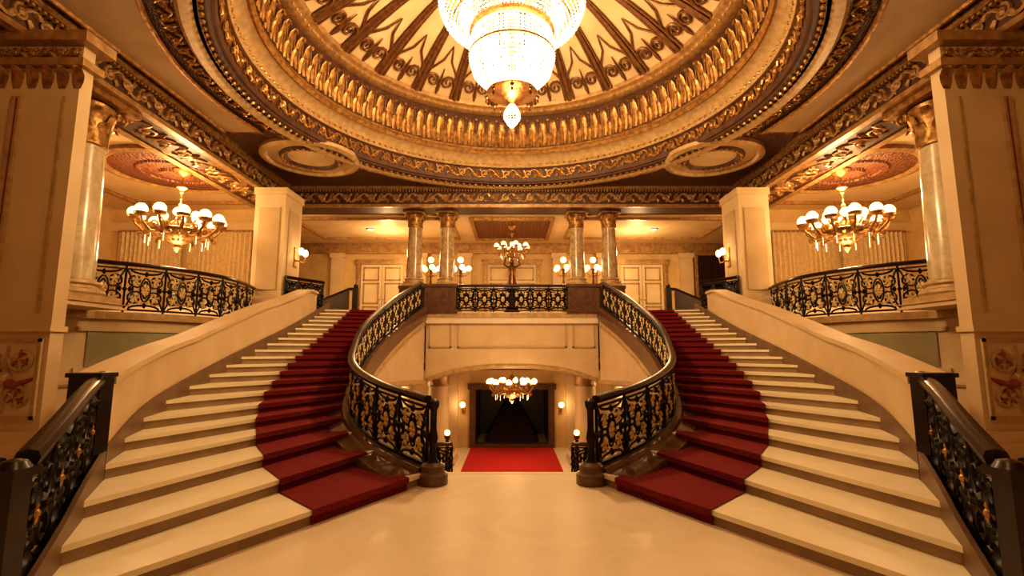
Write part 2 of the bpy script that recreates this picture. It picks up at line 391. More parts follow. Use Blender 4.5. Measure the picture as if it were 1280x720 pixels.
for SX in (1,-1):
    ys=[4.05+(12.0-4.05)*i/30 for i in range(31)]
    inner=[(min(-2.2,-math.sqrt(max(0,6.62**2-(y-CY)**2))),y) for y in ys]
    struct(MB().prism([(-7.3,12.0),(-7.3,4.05)]+inner,7.15,7.19),'trim',striplm)
    struct(MB().tube([(x,y,7.15) for x,y in inner]+[(-7.3,12.0,7.15),(-7.3,4.05,7.15)],.05,6,closed=True),'trim',gold,True)
    struct(MB().box(-7.6,-7.45,3.9,16.3,7.02,7.2),'trim',gold)
    struct(MB().box(-8.7,-7.6,-5,16.3,6.5,7.4),'trim',brownc)
    struct(MB().box(-7.66,-7.5,-5,16.3,6.46,6.56).box(-8.8,-8.6,-5,16.3,6.46,6.56).box(-7.62,-7.54,-5,16.3,7.08,7.2),'trim',goldb)
    mb=MB(); frieze(mb,lambda s,h:Vector((-7.58,3.0+s,6.6+h)),13.2,.42,.034,.42); struct(mb,'trim',goldb,True)
    mb=MB(); frieze(mb,lambda s,h:Vector((-8.5+h,3.0+s,6.49)),13.2,.72,.04,.6); struct(mb,'trim',goldb,True)
    mb=MB()
    for i in range(130): mb.box(-7.56,-7.48,3.3+i*.1,3.35+i*.1,6.98,7.07)
    struct(mb,'trim',goldb)
    struct(MB().box(-14,-8.7,8.2,17.0,6.6,6.75),'ceiling',cream)
    struct(MB().box(-14,-8.7,-5,8.2,6.6,6.75),'ceiling',cream)
    c=(-9.3,13.2,0)
    struct(MB().lathe([(1.75,6.6),(1.75,6.5),(1.6,6.46),(1.5,6.52)],c,48,),'trim',goldb,True)
    struct(MB().lathe([(1.5,6.53),(.95,6.53),(.9,6.48),(.8,6.48),(.78,6.53),(.4,6.53),(.35,6.45),(.02,6.45)],c,48),'trim',ornr,True)
    struct(MB().box(-12.6,-12.45,9.4,16.6,6.5,6.6).box(-12.6,-8.8,10.3,10.42,6.5,6.6).box(-12.6,-8.8,16.0,16.12,6.5,6.6),'trim',goldb)
SX=1
struct(MB().box(-14,14,-5,3.9,7.2,7.35),'ceiling',creamd)
struct(MB().box(-8.7,8.7,16.3,17.3,6.5,7.4),'trim',brownc)
struct(MB().box(-7.6,7.6,16.22,16.3,6.46,6.56).box(-7.6,7.6,16.24,16.3,7.1,7.2),'trim',goldb)
mb=MB(); frieze(mb,lambda s,h:Vector((-7.5+s,16.28,6.6+h)),15,.40,.034,.42); struct(mb,'trim',goldb,True)
mb=MB()
for i in range(150): mb.box(-7.5+i*.1,-7.45+i*.1,16.19,16.26,7.0,7.08)
struct(mb,'trim',goldb)
struct(MB().box(-14,14,17.3,22.2,6.45,6.6),'ceiling',cream)
struct(MB().box(-1.4,1.4,17.6,20.6,6.4,6.44),'trim',ornr)
struct(MB().box(-1.55,-1.4,17.45,20.75,6.34,6.45).box(1.4,1.55,17.45,20.75,6.34,6.45).box(-1.4,1.4,17.45,17.6,6.34,6.45).box(-1.4,1.4,20.6,20.75,6.34,6.45),'trim',gold)
for SX in (1,-1):
    struct(MB().box(-8,-2.2,17.5,17.6,6.36,6.45).box(-8,-2.2,20.6,20.7,6.36,6.45).box(-8,-7.9,17.5,20.7,6.36,6.45).box(-2.3,-2.2,17.5,20.7,6.36,6.45),'trim',goldb)
    th=Thing('downlight','small round recessed ceiling light, lit','light',(-5.6,19.2,6.4),'recessed ceiling lights')
    part(MB().lathe([(.16,6.45),(.17,6.42),(.12,6.42)],(-5.6,19.2,0),24),'ring',goldb,th)
    part(MB().lathe([(.12,6.43),(.001,6.43)],(-5.6,19.2,0),24),'lens',bulb,th)
SX=1
# ------------------------------------------------------------------ walls
struct(MB().box(-14.2,14.2,22,22.2,2.6,6.6),'wall_back',wallm)
struct(MB().box(-14.2,-14,-5,22.2,-2.4,7.4),'wall_left',wallm)
struct(MB().box(14,14.2,-5,22.2,-2.4,7.4),'wall_right',wallm)
struct(MB().box(-14.2,14.2,-5.2,-5,0,7.4),'wall_front',wallm)
struct(MB().box(-14,14,21.85,22,6.0,6.45),'trim',goldb)
struct(MB().box(-14,14,21.92,22,2.9,3.1),'baseboard_back',skirtm)
def door(n,x0,x1,y,z0,z1,m,mm):
    w=x1-x0
    mb=MB(); mb.box(x0-.14,x0,y-.12,y,z0,z1+.14).box(x1,x1+.14,y-.12,y,z0,z1+.14).box(x0-.2,x1+.2,y-.16,y,z1,z1+.16).box(x0-.26,x1+.26,y-.2,y,z1+.16,z1+.22)
    struct(mb,'trim',goldb)
    mb=MB(); mt_=MB()
    for k in range(2):
        a=x0+k*w/2+.01; b=a+w/2-.02; mb.box(a,b,y-.06,y,z0,z1)
        for (p,q) in ((.05,.28),(.32,.68),(.72,.95)):
            za=z0+(z1-z0)*p; zb=z0+(z1-z0)*q
            for (u0,u1,v0,v1) in ((a+.12,b-.12,za,za+.05),(a+.12,b-.12,zb-.05,zb),(a+.12,a+.17,za,zb),(b-.17,b-.12,za,zb)): mt_.box(u0,u1,y-.10,y-.06,v0,v1)
        mb.ball((a+w/2-.1 if k==0 else a+.08,y-.12,z0+1.05),.045,8,6)
    struct(mb,'door_%d'%n,m); struct(mt_,'trim',mm)
door(1,-6.75,-4.85,21.95,2.9,5.5,doorm,goldb); door(2,4.85,6.75,21.95,2.9,5.5,doorm,goldb); door(3,-1.1,1.1,21.95,2.9,5.5,doorm,goldb)
for i,x in enumerate((-7.8,-4.1,-2.1,2.1,4.1,7.8)):
    struct(MB().box(x-.28,x+.28,21.82,22,2.9,6.0).box(x-.34,x+.34,21.76,22,2.9,3.2).box(x-.34,x+.34,21.76,22,5.8,6.0),'trim',cream)
door(4,8.3,9.7,21.95,2.9,5.9,darkm,darkm)
# ------------------------------------------------------------------ floors
struct(MB().box(-14,14,-5,6.4,-.3,0).box(-1.25,1.25,6.4,6.9,-.3,0),'floor',marble)
struct(MB().box(-14,14,6.4,24,-2.4,-2.2),'floor',marble)
struct(MB().box(-14,14,16.9,22.2,2.55,2.9),'floor',marble)
struct(MB().box(-1.32,1.32,6.86,6.94,-.09,0.004),'trim',steps)
for SX in (1,-1):
    oc=[(OU(z*.145).x-.15,OU(z*.145).y) for z in range(5,20)]
    oc=[p for p in oc if p[1]>6.4]
    poly=[(-14,6.4),(oc[0][0],6.4)]+oc+[(-5.75,14.2),(-14,14.2)]
    struct(MB().prism(poly,-.3,0),'floor',marble)
    struct(MB().prism([(-2.98,16.4),(-5.8,15.66),(-6.6,14.2),(-14,14.2),(-14,16.9),(-2.98,16.9)],2.55,2.9),'floor',marble)
    struct(MB().prism([(-5.9,15.6),(-6.65,14.25),(-14,14.25),(-14,14.5),(-6.8,14.5),(-6.1,15.7)],-2.2,2.9),'wall_side_landing',cream)
    bc=[Vector(p) for p in ((-8.7,8.3,0),(-8.5,9.7,0),(-7.85,10.4,0),(-7.35,11.2,0),(-7.1,12.2,0),(-7.2,13.2,0),(-7.45,14.2,0))]
    def cr(P,n=6):
        o=[]
        for i in range(len(P)-1):
            a=P[max(i-1,0)];b=P[i];c=P[i+1];d=P[min(i+2,len(P)-1)]
            for k in range(n):
                t=k/n; o.append(.5*((2*b)+(c-a)*t+(2*a-5*b+4*c-d)*t*t+(3*b-a-3*c+d)*t**3))
        o.append(P[-1]); return o
    cb=cr(bc)
    struct(MB().prism([(p.x,p.y) for p in cb]+[(-14,14.2),(-14,8.3)],0,2.27),'wall_side_bay',cream)
    struct(MB().prism([(p.x+.12,p.y) for p in cb]+[(-14,14.2),(-14,8.3)],2.27,2.42),'floor',goldc)
    cbz=[Vector((p.x,p.y,0)) for p in cb]
    struct(MB().sweep([Vector((p.x+.015,p.y,0)) for p in cbz[7:34]],[(0,1.3),(.02,1.3),(.02,2.02),(0,2.02)]),'trim',sage,True)
    struct(MB().sweep(cbz[6:35],[(0,1.22),(.06,1.22),(.06,1.3),(0,1.3)]).sweep(cbz[6:35],[(0,2.02),(.06,2.02),(.06,2.1),(0,2.1)]),'trim',cream,True)
    struct(MB().sweep(cbz,[(0,.95),(.05,.95),(.07,1.0),(.05,1.06),(0,1.06)]),'trim',creamd,True)
    pth=[(p.x-.02,p.y,2.42) for p in cb if p.y>9.65]
    balustrade(pth,'balcony_balustrade','curved black wrought iron balcony railing with pale gilt inlay',1.03,.7,'side bay balcony railings',.02,.06,2)
    balustrade([(-6.6,14.3,2.9),(-6.3,14.9,2.9),(-5.95,15.5,2.9)],'landing_balustrade','short black iron railing beside the top of the stairs',.9,.45,'landing railings',.028,.08,1)
    th=Thing('landing_stair_rail','dark wooden sloping handrail with black panel beside rear stairs','railing',(-6.9,18.6,2.9),'rear landing rails')
    part(MB().add([(-7.3,18.4,2.9),(-6.1,18.4,2.9),(-6.1,18.4,3.9),(-7.3,18.4,3.4),(-7.3,18.5,2.9),(-6.1,18.5,2.9),(-6.1,18.5,3.9),(-7.3,18.5,3.4)],[(0,1,2,3),(4,5,6,7),(0,1,5,4),(1,2,6,5),(2,3,7,6),(3,0,4,7)]),'panel',darkm,th,smooth=False)
    part(MB().tube([(-7.35,18.45,3.42),(-6.1,18.45,3.95),(-5.85,18.45,3.95)],.06,8),'handrail',wood,th)
    part(MB().box(-5.95,-5.75,18.35,18.55,2.9,4.0).ball((-5.85,18.45,4.06),.09),'newel_post',wood,th)
    struct(MB().box(-7.6,-6.7,14.25,15.4,2.9,6.46).box(-7.68,-6.62,14.17,15.48,2.9,3.2).box(-7.64,-6.66,14.21,15.44,6.25,6.46),'trim',cream)
    struct(MB().box(-7.45,-6.85,14.22,14.25,3.4,5.85).box(-6.7,-6.67,14.5,15.2,3.4,5.85),'trim',creamd)
    py=7.2
    struct(MB().box(-9.4,-6.68,py,7.42,0,6.5),'wall_side_pier',cream)
    struct(MB().box(-9.5,-6.60,py-.08,7.47,0,.35).box(-9.45,-6.63,py-.05,7.45,.35,.5).box(-9.45,-6.64,py-.05,7.44,1.9,1.98),'trim',cream)
    struct(MB().box(-9.5,-6.58,py-.1,7.5,5.98,6.1).box(-9.55,-6.5,py-.18,7.6,6.34,6.5),'trim',goldb)
    mb=MB(); frieze(mb,lambda s,h:Vector((-9.4+s,py-.03,6.12+h)),2.72,.2,.02,.22)
    for i in range(12): mb.leaf((-9.3+i*.235,py,5.64),(0,-1,0),.34,.2,.1)
    struct(mb,'trim',gold,True)
    struct(MB().box(-7.62,-7.56,py-.02,py,2.2,5.5),'trim',redp)
    struct(MB().box(-7.66,-7.62,py-.05,py,2.2,5.5).box(-7.56,-7.52,py-.05,py,2.2,5.5).box(-6.90,-6.86,py-.03,py,2.2,5.5),'trim',goldc)
    struct(MB().box(-8.7,-6.74,py-.04,py,.66,1.80),'trim',cream)
    mb=MB(); mr=MB()
    for cx in (-7.2,-8.15):
        for j,(sx_,sy_) in enumerate(((-1,-1),(1,-1),(-1,1),(1,1))):
            mb.tube([(cx+sx_*(.21+a),py-.05,1.23+sy_*(.27+b)) for a,b in spiral(0,0,.19,1.6,pi,1,16)],.034,5)
            for q in range(6):
                an=tau*q/6+.5; (mr if q%2 else mb).tube([(cx+sx_*.21,py-.05,1.23+sy_*.27),(cx+sx_*.21+.14*math.cos(an),py-.07,1.23+sy_*.27+.14*math.sin(an))],[.05,.014],5)
        mr.tube([(cx-.4,py-.05,1.23),(cx-.15,py-.07,1.33),(cx+.15,py-.07,1.13),(cx+.4,py-.05,1.23)],[.02,.06,.06,.02],6); mb.ball((cx,py-.05,1.23),.11,8,6)
        mb.tube([(cx,py-.05,.75),(cx,py-.06,1.0),(cx,py-.05,1.7)],[.02,.05,.02],5)
    struct(mb,'trim',goldc,True); struct(mr,'trim',redp,True)
    struct(MB().box(-8.7,-6.74,py-.06,py-.04,.66,.71).box(-8.7,-6.74,py-.06,py-.04,1.75,1.80).box(-6.79,-6.74,py-.06,py-.04,.66,1.80),'trim',goldc)
    struct(MB().box(-8.95,-8.15,8.25,8.35,0,2.27),'trim',sage)
    struct(MB().box(-14,-8.6,17.0,17.2,2.9,6.6),'wall_bay',wallm)
    struct(MB().box(-14,-8.6,16.9,17.0,5.8,6.1).box(-8.9,-8.6,16.85,17.2,2.9,6.6),'trim',cream)
    for c0,c1 in ((-13.6,-11.4),(-11.2,-9.0)):
        mb=MB(); n=100
        A=[(c0+(c1-c0)*i/n,16.82+.06*math.sin(i/n*tau*14)+.015*math.sin(i*1.7),2.92) for i in range(n+1)]
        B=[(x,y,5.75) for x,y,z in A]; mb.strip(A,B)
        th=Thing('curtain','cream pleated floor length curtain hanging on gallery wall','curtain',((c0+c1)/2,16.82,2.9),'pleated gallery curtains')
        part(mb,'fabric',curtm,th); part(MB().tube([(c0-.05,16.82,5.77),(c1+.05,16.82,5.77)],.035,8),'rod',gold,th)
    column(-8.28,9.05,2.42,6.46,.46,colm,'large veined marble column with gilded leafy capital, side bay',.1,'large marble columns',gold,cream,1.4)
    column(-3.42,17.15,2.9,6.5,.27,colb,'slim brown marble column with gilt capital on the gallery',.95,'paired gallery columns',gold,brownm)
    column(-2.28,17.15,3.86,6.5,.27,colb,'slim brown marble column with gilt capital on the balcony pier',0,'paired gallery columns',gold,brownm)
    struct(MB().box(-2.9,-1.86,16.35,17.6,2.9,3.78).box(-2.96,-1.8,16.3,17.65,2.9,3.02).box(-2.96,-1.8,16.3,17.65,3.76,3.86),'trim',brownm)
# ------------------------------------------------------------------ staircases
for SX in (1,-1):
    th=Thing('staircase','grand curved staircase with ivory marble steps and cream solid parapet','staircase',(-3,6,0),'twin curved staircases')
    dzs=H/NS
    for k in range(1,NS+1):
        za=(k-1)*dzs; zb=k*dzs; zt=zb
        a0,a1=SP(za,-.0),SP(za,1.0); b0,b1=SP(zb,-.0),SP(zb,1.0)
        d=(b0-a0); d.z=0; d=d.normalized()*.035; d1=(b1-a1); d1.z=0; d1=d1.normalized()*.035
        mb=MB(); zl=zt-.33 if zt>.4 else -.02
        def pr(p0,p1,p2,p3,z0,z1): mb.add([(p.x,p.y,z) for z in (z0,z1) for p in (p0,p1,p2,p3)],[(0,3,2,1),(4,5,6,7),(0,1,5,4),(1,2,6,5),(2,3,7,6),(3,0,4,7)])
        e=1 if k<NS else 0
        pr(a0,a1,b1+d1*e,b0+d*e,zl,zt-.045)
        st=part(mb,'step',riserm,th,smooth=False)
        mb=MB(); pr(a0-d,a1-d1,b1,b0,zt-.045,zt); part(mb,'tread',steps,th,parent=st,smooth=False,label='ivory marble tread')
    zz=[.42+(2.55-.42)*i/44 for i in range(45)]
    P=[OU(z) for z in zz]
    mb=MB(); vs=[];fs=[]
    for i,p in enumerate(P):
        d=P[min(i+1,44)]-P[max(i-1,0)]; d.z=0; d.normalize(); nn=Vector((d.y,-d.x,0))
        top=min(p.z+lin(p.z,PH),3.3)
        for q,z in ((0,-.1 if p.y<6.4 else -2.2),(0,top),(-.26,top),(-.26,-.1 if p.y<6.4 else -2.2)):
            v=p+nn*q; vs.append((v.x,v.y,z))
    for i in range(44):
        for j in range(4): l=(j+1)%4; fs.append((i*4+j,i*4+l,(i+1)*4+l,(i+1)*4+j))
    fs+=[(0,1,2,3),(176,177,178,179)]
    mb.add(vs,fs); part(mb,'parapet',cream,th)
    cp=[Vector((p.x,p.y,min(p.z+lin(p.z,PH),3.3))) for p in P]
    part(MB().sweep(cp,[(.05,-.02),(.05,.05),(-.31,.05),(-.31,-.02)]),'parapet_cap',cream,th)
    zz=[2.9*i/60 for i in range(61)]
    part(MB().sweep([OU(z) for z in zz],[(.0,-.25),(.035,-.25),(.035,.27),(.0,.27)]),'skirting',skirtm,th,label='dark umber sloping skirting')
    zi=[2.9*(i/70)**1.25 for i in range(71)]; PI=[IN(z) for z in zi]
    def cprof(p):
        w=.15+.36*max(0,1-p.z/.8)**.8
        return [(-.08,-.22),(.16,-.22),(.18,-.15),(.16,.10),(.12,.19),(-.12,.19),(-.145,.145),(-w,.145),(-w-.03,.10),(-w-.03,-.1)]
    part(MB().sweep(PI,cprof),'curb',brownm,th,label='dark brown marble curb under the railing')
    A=[];B=[];C=[]
    for i,p in enumerate(PI):
        d=PI[min(i+1,70)]-PI[max(i-1,0)]; d.z=0; d.normalize(); nn=Vector((d.y,-d.x,0))
        if p.z<.36: zb=-2.2
        else: zb=min(.72,p.z-.42)
        if p.z>1.9: zb=.72-.1*(p.z-1.9)
        q=p+nn*.10; r=p-nn*.12
        A.append((q.x,q.y,p.z-.1)); B.append((q.x,q.y,zb)); C.append((r.x,r.y,zb))
    nb=next(i for i,p in enumerate(PI) if p.z>=.36)
    part(MB().strip(A[:nb],B[:nb]),'inner_base_wall',brownm,th)
    mb=MB().strip(A[nb-1:],[A[nb-1][:2]+(B[nb][2],)]+B[nb:]).strip(B[nb:],C[nb:]); part(mb,'inner_wall',cream,th)
    part(MB().sweep([Vector(b) for b in B[nb:]],[(-.04,-.05),(.05,-.05),(.08,.0),(.08,.06),(.05,.1),(-.04,.1)]).sweep([Vector((a[0],a[1],a[2]-.3)) for a in A[nb+16:]],[(-.02,-.02),(.035,-.02),(.035,.03),(-.02,.03)]),'moulding',goldc,th)
    mb=MB(); rows=[]
    for k in range(1,NS+1):
        za=(k-1)*dzs; zb=k*dzs
        for (zp,zh,fw) in ((za,za+.0,0),(za,zb-.06,0),(za,zb-.055,1),(za,zb+.012,1),(zb,zb+.012,0)):
            r=[]
            for j in range(7):
                f0=lin(zp,CI); f=f0+(lin(zp,CF)-f0)*j/6
                p=SP(zp,f,zh); q=SP(min(zp+.1,2.9),f) if zp<2.85 else SP(zp,f); dd=q-SP(zp-.1 if zp>=2.85 else zp,f); dd.z=0; dd=dd.normalized() if dd.length>0 else Vector((0,1,0))
                if fw: p=p-dd*.055
                elif zp==za: p=p-dd*.012
                r.append(p)
            rows.append(r)
    for r,s_ in zip(rows,rows[1:]): mb.strip(r,s_)
    solo(mb,'stair_carpet',carpet,'deep red carpet runner laid over the curved marble stairs','carpet','stair carpet runners',smooth=False)
    zr=[2.85*(i/60)**1.25 for i in range(61)]
    balustrade([tuple(IN(z)+Vector((0,0,.13))) for z in zr],'inner_balustrade','curved black wrought iron stair railing with scrollwork',.90,.6,None,.018,.08,2,parent=th)
    x,y=-.98,6.36
    nw=part(MB().lathe([(.19,0),(.19,.12),(.15,.15),(.15,.22),(.1,.26)],(x,y,0),24),'newel_post',brownm,th)
    part(MB().lathe([(.09,.24),(.05,.30),(.04,.45),(.06,.55),(.04,.66),(.04,.88),(.065,.93),(.07,.99),(.04,1.02),(.001,1.03)],(x,y,0),20),'newel_shaft',iron,th,nw)
    balustrade([tuple(OU(z)+Vector((-.08,0,.05))) for z in [.42-.41*i/16 for i in range(17)]],'outer_balustrade','black iron railing continuing from the cream parapet',.92,.55,None,.022,.08,1,parent=th)
    x,y=-2.92,3.02
    nw=part(MB().box(x-.08,x+.08,y-.08,y+.08,0,.2).box(x-.06,x+.06,y-.06,y+.06,.2,.88),'newel_post',wood,th,smooth=False)
    part(MB().box(x-.09,x+.09,y-.09,y+.09,.88,.93).lathe([(.085,.93),(.06,.97),(.001,.985)],(x,y,0),16),'newel_cap',wood,th,nw)
    p=OU(.41)+Vector((-.12,-.05,0)); nw=part(MB().box(p.x-.15,p.x+.15,p.y-.08,p.y+.08,p.z-.4,p.z+.96),'parapet_post',wood,th,smooth=False)
    part(MB().box(p.x-.17,p.x+.17,p.y-.1,p.y+.1,p.z+.96,p.z+1.0),'parapet_post_cap',wood,th,nw,smooth=False)
    balustrade([(-3.05,3.04,0),(-3.6,3.12,0),(-4.3,3.2,0)],'floor_balustrade','black iron scrollwork railing standing on the lobby floor',.95,.6,'lobby floor railings',.024,.06,1)
SX=1
# ------------------------------------------------------------------ balcony fascia & rail
n=40; A=[];B=[];C=[]
for i in range(n+1):
    x=-2.85+5.7*i/n; zb=1.12-.52*(abs(x)/2.95)**2.4
    A.append((x,16.5,2.88)); B.append((x,16.5,zb)); C.append((x,17.1,zb))
struct(MB().strip(A,B).strip(B,C),'wall_balcony_front',cream)
struct(MB().sweep([Vector(b) for b in B],[(-.02,-.04),(.09,-.04),(.11,.03),(.07,.09),(-.02,.12)]),'trim',goldc,True)
mb=MB()
for (a,b) in ((-2.75,-2.0),(-1.8,1.8),(2.0,2.75)):
    z0,z1=1.75,2.62
    mb.box(a,b,16.46,16.5,z0,z0+.05).box(a,b,16.46,16.5,z1-.05,z1).box(a,a+.05,16.46,16.5,z0,z1).box(b-.05,b,16.46,16.5,z0,z1)
struct(mb,'trim',creamd)
struct(MB().box(-2.85,2.85,16.38,16.5,2.74,2.9).box(-2.85,2.85,16.43,16.5,2.66,2.74),'trim',goldc)
struct(MB().box(-2.85,2.85,16.4,17,2.55,2.92),'floor',marble)
balustrade([(-1.85,16.6,2.92),(0,16.6,2.92),(1.85,16.6,2.92)],'balcony_balustrade','straight black and gilt iron balcony railing between brown piers',.93,.62,None,.026,.08,2)
# ------------------------------------------------------------------ lower hall
struct(MB().box(-6,6,16.95,21,1.25,1.45),'ceiling',creamd)
struct(MB().box(-3.2,3.2,17.3,17.55,1.0,1.25).box(-3.2,3.2,19.4,19.6,.95,1.25),'trim',brownc)
struct(MB().box(-14,-1.5,20.7,20.9,-2.2,1.5).box(1.5,14,20.7,20.9,-2.2,1.5).box(-1.5,1.5,20.7,20.9,.1,1.5),'wall_hall_back',wallm)
struct(MB().box(-1.72,-1.5,20.55,20.7,-2.2,.1).box(1.5,1.72,20.55,20.7,-2.2,.1).box(-1.8,1.8,20.5,20.7,.1,.32),'trim',brownm)
struct(MB().box(-1.5,1.5,20.55,20.95,-2.2,-2.05),'trim',brownm)
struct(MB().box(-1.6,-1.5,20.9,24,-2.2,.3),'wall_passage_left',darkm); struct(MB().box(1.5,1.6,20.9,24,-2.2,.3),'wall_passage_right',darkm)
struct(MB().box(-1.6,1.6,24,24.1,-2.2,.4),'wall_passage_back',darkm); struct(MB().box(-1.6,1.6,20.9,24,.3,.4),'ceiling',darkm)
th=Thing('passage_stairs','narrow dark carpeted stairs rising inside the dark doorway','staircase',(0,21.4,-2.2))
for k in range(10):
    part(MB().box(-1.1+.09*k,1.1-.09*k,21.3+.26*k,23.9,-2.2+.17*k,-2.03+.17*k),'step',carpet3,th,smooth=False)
struct(MB().box(-14,-6,16.9,17.1,-2.2,2.6).box(6,14,16.9,17.1,-2.2,2.6),'wall_hall_side',wallm)
solo(MB().box(-1.65,1.65,11.9,20.5,-2.2,-2.185),'hall_carpet',carpet2,'bright red carpet on the lower hall floor leading to a doorway','carpet',smooth=False)
th=Thing('descending_stairs','short marble flight descending from the lobby floor to the lower hall','staircase',(0,6.9,-2.2))
for k in range(14):
    part(MB().box(-1.25,1.25,6.9+.35*k,6.9+.35*(k+1),-2.2,-.157*(k+1)),'step',steps,th,smooth=False)
for SX in (1,-1):
    column(-2.62,18.0,-2.2,1.25,.40,cream,'thick cream column in the lower hall',.3,'lower hall columns',goldb,cream)
    column(-3.9,18.9,-2.2,1.25,.32,cream,'thick cream column in the lower hall',.3,'lower hall columns',goldb,cream)
    struct(MB().box(-4.4,-4.15,20.5,20.7,-2.2,1.25).box(-2.6,-2.2,20.5,20.7,-2.2,1.25),'trim',cream)
    balustrade([(-2.6,15.0,-2.2),(-1.75,15.0,-2.2)],'hall_balustrade','black iron railing at the edge of the red carpet',1.15,.4,'lower hall railings',.026,.08)
    th=Thing('pedestal_lamp','small lit lamp on a dark post beside the red carpet','lamp',(-1.95,15.4,-2.2),'hall post lamps')
    x,y=-1.95,15.4
    part(MB().lathe([(.14,0),(.14,.1),(.06,.2),(.05,1.2),(.09,1.25),(.09,1.3)],(x,y,-2.2),16),'post',bronze,th)
    part(MB().ball((x,y,-.8),.09,12,8),'globe',globe,th)
    th=Thing('wall_sconce','small brass wall sconce with lit globe','lamp',(-2.0,20.45,-.6),'lower hall sconces')
    x,y=-1.98,20.42
    part(MB().box(x-.06,x+.06,20.6,20.7,-.85,-.45).tube([(x,20.62,-.7),(x,20.4,-.75),(x,20.3,-.6)],.02,6),'bracket',gold,th)
    part(MB().ball((x,20.3,-.48),.12,12,8),'globe',globe,th)
    th=Thing('wall_sconce','gilt wall sconce with two lit candle globes on the cream pier','lamp',(-6.6,15.0,4.5),'pier sconces')
    part(MB().box(-6.67,-6.63,14.9,15.1,4.2,4.8).tube([(-6.63,14.95,4.4),(-6.45,14.85,4.35),(-6.42,14.85,4.55)],.02,6).tube([(-6.63,15.05,4.4),(-6.45,15.15,4.35),(-6.42,15.15,4.55)],.02,6),'bracket',gold,th)
    for yy in (14.85,15.15): part(MB().ball((-6.42,yy,4.65),.09,10,8,1.3),'globe',globe,th)
SX=1
# ------------------------------------------------------------------ arm chandelier
def chandelier(loc,ztop,R,n,name,label,group=None,gr=.14,low=True):
    th=Thing(name,label,'chandelier',loc,group); s=R
    lm=lmesh
    dzz=ztop-loc[2]
    inst(lm(MB().lathe([(.02,0),(.02,dzz-.1)],(0,0,0),8).ball((0,0,dzz*.35),.06).ball((0,0,dzz*.6),.05).lathe([(.02,dzz*.62),(.14*s,dzz*.68),(.10*s,dzz*.72),(.03,dzz*.78)],(0,0,0),12).lathe([(.03,.2*s),(.15*s,.32*s),(.1*s,.4*s),(.03,.5*s)],(0,0,0),14),'stem',gold),'stem',th)
    inst(lm(MB().lathe([(.01,dzz-.18),(.12*s+.03,dzz-.1),(.2*s+.03,dzz-.03),(.22*s+.03,dzz)],(0,0,0),24),'canopy',gold),'canopy',th)
    bd=MB().lathe([(.03,.2*s),(.1*s,.12*s),(.22*s,.0),(.25*s,-.08*s),(.48*s,-.12*s),(.54*s,-.16*s),(.50*s,-.26*s),(.34*s,-.42*s),(.16*s,-.52*s),(.06*s,-.58*s),(.1*s,-.64*s),(.05*s,-.72*s),(.001,-.78*s)],(0,0,0),28)
    for i in range(14):
        a=tau*i/14; bd.leaf((.24*s*math.cos(a),.24*s*math.sin(a),-.5*s),(math.cos(a),math.sin(a),0),.26*s,.12*s,.16*s,.2*s)
    inst(lm(bd,'body',gold),'body',th)
    mb=MB(); mb.tube([(.2*s,0,-.1*s),(.45*s,0,-.3*s),(.75*s,0,-.32*s),(.95*s,0,-.12*s),(R,0,.02*s)],[.05*s,.045*s,.04*s,.034*s,.03*s],6)
    mb.tube([(.62*s+a,0,-.12*s+b) for a,b in spiral(0,0,.13*s,1.4,-pi/2,1,12)],.026*s,5)
    mb.tube([(.82*s+a,0,-.38*s+b) for a,b in spiral(0,0,.08*s,1.3,pi/2,-1,10)],.02*s,5)
    mb.lathe([(.02*s,0),(.14*s,.03*s),(.17*s,.10*s)],(R,0,.0),12)
    arm=lm(mb,'arm',gold); gl=lm(MB().lathe([(.001,-gr*.8),(gr*.6,-gr*.7),(gr*.95,-gr*.2),(gr,gr*.15),(gr*.8,gr*.6),(gr*.45,gr*.95),(.001,gr*1.1)],(R,0,.06*s+gr*.75),14),'globe',globe)
    mb=MB()
    for k in range(5): mb.octa((.72*s,0,-.40*s-.045*k*s),.018*s,.028*s)
    dr=lm(mb,'crystal_drop',crystal)
    for i in range(n):
        a=tau*(i+.3)/n; inst(arm,'arm',th,(0,0,0),a); inst(gl,'globe',th,(0,0,0),a); inst(dr,'crystal_drop',th,(0,0,0),a)
    ub=lm(MB().ball((.46*R,0,.16*s+gr*.6),gr*.85,12,8,.95),'upper_lamp',globe); ua=lm(MB().tube([(.15*s,0,.0),(.36*s,0,.0),(.46*s,0,.14*s)],.022*s,5),'upper_arm',gold)
    k=max(4,n//2)
    for i in range(k): inst(ub,'upper_lamp',th,(0,0,0),tau*i/k); inst(ua,'upper_arm',th,(0,0,0),tau*i/k)
    return th
for SX in (1,-1):
    chandelier((-8.95,13.0,5.0),6.5,.98,12,'bay_chandelier','gilt branched chandelier with glowing amber lamps hanging in side bay','side bay chandeliers',.15)
    light((-8.95,13.0,5.75),230,.3); light((-8.95,13.0,4.1),120,.3); light((-11,11.5,4.6),80,.3)
SX=1
chandelier((0,18.6,5.5),6.4,.6,8,'gallery_chandelier','small gilt chandelier with lit globes over the rear gallery',None,.1)
light((0,18.6,5.2),110,.2)
chandelier((0,17.6,.45),1.25,.8,10,'hall_chandelier','gilt chandelier with warm globes in the lower hall',None,.11)
light((0,17.6,-.3),75,.2); light((0,15.2,.6),50,.3)
for SX in (1,-1):
    light((-5,19.4,5.6),130,.15); light((-4.5,18.2,.2),60,.2); light((-2.1,20.1,-.5),12,.1); light((-6.3,15.0,4.6),12,.1)
SX=1
